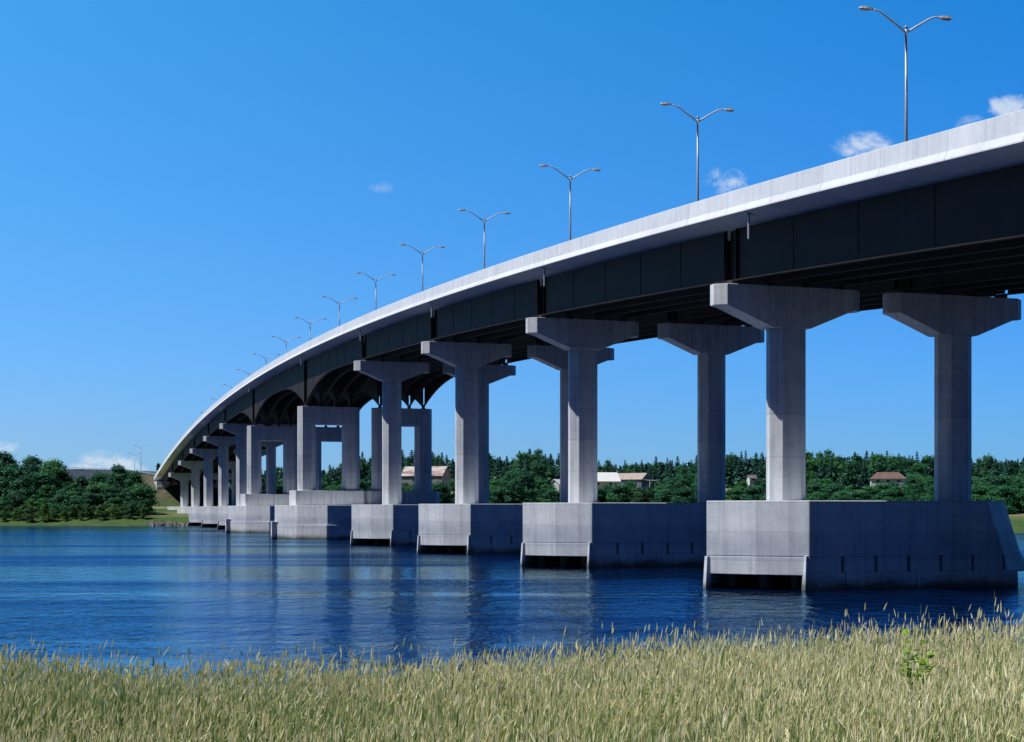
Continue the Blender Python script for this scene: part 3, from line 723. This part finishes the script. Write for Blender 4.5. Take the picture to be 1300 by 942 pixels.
house('utility_shed', 925, 480, 2.6, 2.0, 1.5, .7, R(-25), M['white_wall'], M['grey_roof'], 'tiny white shed in the field right of the dark rear column', 'shed', wins=1, base=zrow(629, 480))

# ------------------------------------------------------------------ stones at the far waterline
def riprap():
    mb = MB(); r = random.Random(3)
    for k in range(420):
        q = r.uniform(190, 262); Y0 = shore_y(at(q, 455)); Y = Y0 + r.uniform(-2.0, 4.5); x = at(q, Y); s = r.uniform(.25, .75)
        z = max(0, ground_z(x, Y)) + r.uniform(-.1, .35)
        base = [(-1,-1,-1),(1,-1,-1),(1,1,-1),(-1,1,-1),(-.7,-.8,.8),(.8,-.7,.7),(.7,.8,.8),(-.8,.6,.9)]
        a = r.uniform(0, 6.28); ca, sa = math.cos(a), math.sin(a)
        vs = []
        for p in base:
            px_, py_, pz_ = [c*s*r.uniform(.6, 1.1) for c in p]
            vs.append((x + px_*ca - py_*sa, Y + px_*sa + py_*ca, z + pz_*.7))
        mb.add(vs, [(3,2,1,0),(4,5,6,7),(0,1,5,4),(1,2,6,5),(2,3,7,6),(3,0,4,7)])
    o = mb.build('shore_rocks', simple('shore_rock', (.24,.225,.20), .9, 0, .4, 1.5), fix=False); tag(o, 'pale broken rocks along the waterline under the far bridge end', 'rocks', kind='stuff')
riprap()

# ------------------------------------------------------------------ tall grass on the near bank
def grass():
    r = np.random.default_rng(21)
    gz = np.vectorize(near_z)
    V = []; T = []
    def ribbon(p0, h, lean, az, w, segs, f0=0.0, f1=1.0, taper=(1, .5), face=None):
        n = len(h); fs = np.linspace(f0, f1, segs+1); d = np.stack([np.cos(az), np.sin(az)], 1)
        fa = az + math.pi/2 + r.uniform(-.6, .6, n) if face is None else face
        side = np.stack([np.cos(fa), np.sin(fa), np.zeros(n)], 1)
        P = []
        for f in fs:
            c = np.empty((n,3)); c[:,:2] = p0[:,:2] + d*(lean*h*f**2)[:,None]; c[:,2] = p0[:,2] + h*f*(1-.35*lean*f)
            P.append(c)
        for k in range(segs):
            a = (k/segs); b = ((k+1)/segs)
            wa = w*(taper[0]+(taper[1]-taper[0])*a); wb = w*(taper[0]+(taper[1]-taper[0])*b)
            V.append(np.stack([P[k]-side*wa[:,None], P[k]+side*wa[:,None], P[k+1]+side*wb[:,None], P[k+1]-side*wb[:,None]], 1))
        return P[-1], d, side
    def scatter(n, y0, y1):
        y = y0 + (y1-y0)*np.sqrt(r.uniform((y0/y1)**2*0, 1, n)) if y0 <= 0 else np.sqrt(r.uniform(y0*y0, y1*y1, n))
        x = y*r.uniform(-.52, .52, n); return np.stack([x, y, gz(x, y)], 1)
    def patch(p, k): return .5 + .5*np.sin(p[:,0]*k + 1.3*np.sin(p[:,1]*k*.8 + k))*np.sin(p[:,1]*k*.9 + .8 + np.sin(p[:,0]*k*.6))
    # green leaves
    for n, y0, y1, hh in ((125000, 7.0, 21.5, .60), (80000, 6.5, 20.5, .45), (9000, 3.0, 7.5, .35)):
        p = scatter(n, y0, y1); pa = patch(p, .9)
        h = np.clip(r.normal(hh, .13, n)*(.85+.3*pa), .12, .95); lean = np.abs(r.normal(.38, .26, n)); az = r.uniform(0, 6.283, n); w = r.uniform(.0016, .0040, n)
        ribbon(p, h, lean, az, w, 3, taper=(1, .12)); T += [np.clip(r.normal(.24, .12, n) + .30*(patch(p, .55)-.5), 0, .52)]*3
    # flowering stems with seed heads
    n = 72000; p = scatter(n, 7.0, 20.8)
    clump = patch(p, 1.5); big_ = patch(p, .5)
    keep = r.uniform(0, 1, n) < .45 + .75*clump*(.4+.6*big_) ; p = p[keep]; clump = clump[keep]; big_ = big_[keep]; n = len(p)
    h = np.clip(r.normal(.80, .13, n) + .16*(clump-.5) + .10*(big_-.5), .36, 1.25)
    tall = r.uniform(0, 1, n) < .04; h[tall] += r.uniform(.06, .30, tall.sum())
    lean = np.abs(r.normal(.14, .13, n)); bent = r.uniform(0, 1, n) < .07; lean[bent] = r.uniform(.6, 1.3, bent.sum()); az = r.normal(.35, 1.2, n); w = r.uniform(.0012, .0022, n)
    tone = np.clip(r.normal(.74, .15, n) + .16*(big_-.5), .46, 1); dead = r.uniform(0, 1, n) < .05; tone[dead] = .30
    ribbon(p, h, lean, az, w, 3, 0, .9, taper=(1, .7)); T += [np.clip(tone - .32, .25, .55)]*3
    hw = r.uniform(.0050, .0105, n); hl = r.uniform(.08, .17, n)/h
    for fa in (0.0, math.pi/2):
        face = r.uniform(0, .8, n) + fa
        # spindle-shaped head: widening then closing
        d = np.stack([np.cos(az), np.sin(az)], 1); side = np.stack([np.cos(face), np.sin(face), np.zeros(n)], 1)
        def pt(f):
            c = np.empty((n,3)); c[:,:2] = p[:,:2] + d*(lean*h*f**2)[:,None]; c[:,2] = p[:,2] + h*f*(1-.35*lean*f); return c
        f0 = 1 - hl*.85; q0, q1, q2, q3 = pt(f0), pt(f0+hl*.25), pt(f0+hl*.65), pt(f0+hl)
        for a, b, wa, wb in ((q0, q1, hw*.25, hw), (q1, q2, hw, hw*.8), (q2, q3, hw*.8, hw*.1)):
            V.append(np.stack([a-side*wa[:,None], a+side*wa[:,None], b+side*wb[:,None], b-side*wb[:,None]], 1)); T.append(tone)
    me_v = np.concatenate(V); t = np.concatenate(T)
    m, nt, b = mat('tall_grass')
    at_ = nt.nodes.new('ShaderNodeAttribute'); at_.attribute_name = 'tint'
    c = ramp(nt, at_.outputs['Fac'], [(0, (.030,.095,.035)), (.25, (.150,.275,.085)), (.48, (.42,.50,.20)), (.70, (.86,.78,.42)), (1, (.95,.90,.64))])
    nt.links.new(c, b.inputs['Base Color']); b.inputs['Roughness'].default_value = .6; b.inputs['Specular IOR Level'].default_value = .2
    tr = nt.nodes.new('ShaderNodeBsdfTranslucent'); nt.links.new(c, tr.inputs['Color'])
    mx = nt.nodes.new('ShaderNodeMixShader'); mx.inputs[0].default_value = .3
    nt.links.new(b.outputs[0], mx.inputs[1]); nt.links.new(tr.outputs[0], mx.inputs[2]); nt.links.new(mx.outputs[0], nt.nodes['Material Output'].inputs[0])
    me = quads_mesh('tall_grass', me_v, t, m)
    o = bpy.data.objects.new('tall_grass', me); COL.objects.link(o); tag(o, 'dry golden and green seeding grass along the near bank', 'grass', kind='stuff')
grass()

# broad-leaved weed standing in the grass
def weed():
    Y = 14.0; x = at(1160, Y); z = near_z(x, Y)
    root = empty('leafy_weed', (x, Y, z)); tag(root, 'bright yellow-green leafy weed poking up through the dry grass at lower right', 'plant')
    r = random.Random(4); st = MB(); lf = MB(); zt = 1.16
    for k in range(6):
        a = r.uniform(0, 6.28); dx, dy = .10*math.cos(a), .12*math.sin(a); hh = zt*r.uniform(.8, 1.0)
        st.tube([(0,0,0), (dx*.4, dy*.4, hh*.6), (dx, dy, hh)], [.006, .004, .002], 5)
        for j in range(11):
            f = .78 + .22*j/6; b = r.uniform(0, 6.28); L = r.uniform(.08, .13); c = Vector((dx*f, dy*f, hh*f))
            u = Vector((math.cos(b), math.sin(b), r.uniform(.1, .7))).normalized(); s = u.cross(Vector((0,0,1))).normalized(); n = s.cross(u)
            P = [c, c+u*L*.35+s*L*.36-n*.008, c+u*L*.75+s*L*.22-n*.006, c+u*L, c+u*L*.75-s*L*.22-n*.006, c+u*L*.35-s*L*.36-n*.008, c+u*L*.45]
            lf.add(P, [(0,1,6),(1,2,6),(2,3,6),(3,4,6),(4,5,6),(5,0,6)])
    st.build('stem', M['weed'], root); lf.build('leaves', M['weed'], root, fix=False).name = 'foliage'
M['weed'] = leaf_mat('weed_leaf', (.36,.56,.05), (.36,.56,.05), trans=.4)
weed()

# ------------------------------------------------------------------ sun, sky, camera
SUN = Vector((-CT*1.0 - ST*.09, -ST*1.0 + CT*.09, 1.62)).normalized()       # towards the sun
elev = math.asin(SUN.z); azim = math.atan2(SUN.x, SUN.y)
sd = bpy.data.lights.new('sun', 'SUN'); sd.energy = 5.0; sd.angle = R(.5); sd.color = (1.0, .99, .97)
so = bpy.data.objects.new('sun', sd); COL.objects.link(so); so.rotation_euler = (-SUN).to_track_quat('-Z', 'Y').to_euler(); so.location = (0,0,200)

W = bpy.data.worlds.new('World'); scene.world = W; W.use_nodes = True; nt = W.node_tree; nt.nodes.clear()
wo = nt.nodes.new('ShaderNodeOutputWorld'); bg = nt.nodes.new('ShaderNodeBackground')
sky = nt.nodes.new('ShaderNodeTexSky'); sky.sky_type = 'NISHITA'; sky.sun_disc = False; sky.sun_elevation = elev; sky.sun_rotation = azim % (2*math.pi)
sky.air_density = 1.0; sky.dust_density = .3; sky.ozone_density = 3.0
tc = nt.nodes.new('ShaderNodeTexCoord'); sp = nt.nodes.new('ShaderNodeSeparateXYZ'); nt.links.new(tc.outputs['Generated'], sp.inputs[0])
# deep polarised blue: paler low down and towards the sun
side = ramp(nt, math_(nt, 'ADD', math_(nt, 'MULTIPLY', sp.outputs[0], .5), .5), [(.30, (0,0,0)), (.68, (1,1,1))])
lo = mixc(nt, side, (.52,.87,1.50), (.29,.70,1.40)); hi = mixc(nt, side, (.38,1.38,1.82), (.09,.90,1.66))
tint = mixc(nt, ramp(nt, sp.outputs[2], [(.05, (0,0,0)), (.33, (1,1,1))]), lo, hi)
dark = mixc(nt, 1.0, ramp(nt, sp.outputs[2], [(.34, (1,1,1)), (.72, (.15,.13,.20))]), ramp(nt, math_(nt, 'ADD', math_(nt, 'MULTIPLY', sp.outputs[1], .5), .5), [(.35, (.15,.13,.20)), (.75, (1,1,1))]), 'MULTIPLY')  # unseen sky overhead and behind dimmed and blued to cut fill on shaded faces
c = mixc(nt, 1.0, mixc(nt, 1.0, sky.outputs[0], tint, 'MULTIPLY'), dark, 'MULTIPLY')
# small fair-weather clouds low in the sky, placed by direction
ys_ = math_(nt, 'MAXIMUM', sp.outputs[1], .02)
u = math_(nt, 'DIVIDE', sp.outputs[0], ys_); v = math_(nt, 'DIVIDE', sp.outputs[2], ys_)
front = math_(nt, 'GREATER_THAN', sp.outputs[1], .1)
cl = None
for (px, py, rx, ry, a) in ((1285,136,34,20,1.15), (1240,160,30,14,.85), (1100,188,44,22,1.0), (1160,196,40,16,.7), (925,230,36,18,.75), (478,237,26,9,.42),
                            (140,590,46,22,1.05), (115,596,34,14,.9), (170,598,34,16,.8), (5,570,26,12,.9), (1480,80,120,40,1.1)):
    du = math_(nt, 'DIVIDE', math_(nt, 'SUBTRACT', u, (px-650)/F), rx*1.2/F); dv = math_(nt, 'DIVIDE', math_(nt, 'SUBTRACT', v, (645-py)/F), ry*1.2/F)
    q = math_(nt, 'SUBTRACT', 1.0, math_(nt, 'ADD', math_(nt, 'MULTIPLY', du, du), math_(nt, 'MULTIPLY', dv, dv)))
    q = math_(nt, 'MULTIPLY', math_(nt, 'MAXIMUM', q, 0.0), a)
    cl = q if cl is None else math_(nt, 'MAXIMUM', cl, q)
cn = noise(nt, mapped(nt, tc.outputs['Generated'], (1, 1, 1.35)), 55.0, 9, .66, .4)
den = math_(nt, 'MULTIPLY', math_(nt, 'ADD', cl, math_(nt, 'MULTIPLY', math_(nt, 'SUBTRACT', cn, .5), 3.2)), front)
den = math_(nt, 'MULTIPLY', ramp(nt, math_(nt, 'SUBTRACT', den, .30), [(0, (0,0,0)), (1.0, (1,1,1))], 'EASE'), math_(nt, 'MINIMUM', math_(nt, 'MULTIPLY', cl, 1.2), .74))
c = mixc(nt, den, c, (7.5, 8.2, 9.0))
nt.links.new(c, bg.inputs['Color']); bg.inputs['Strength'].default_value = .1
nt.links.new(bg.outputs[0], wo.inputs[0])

cam = bpy.data.cameras.new('camera'); co = bpy.data.objects.new('camera', cam); COL.objects.link(co)
co.location = (0, 0, H); co.rotation_euler = (R(90), 0, 0)
cam.sensor_fit = 'HORIZONTAL'; cam.sensor_width = 36; cam.lens = F/1300*36; cam.shift_y = (645-471)/1300; cam.clip_start = .1; cam.clip_end = 20000
scene.camera = co
scene.render.resolution_x = 1024; scene.render.resolution_y = 742
scene.view_settings.view_transform = 'Standard'; scene.view_settings.look = 'None'; scene.view_settings.exposure = 0
scene.cycles.max_bounces = 6; scene.cycles.diffuse_bounces = 1; scene.cycles.caustics_reflective = False; scene.cycles.caustics_refractive = False; scene.cycles.use_denoising = True
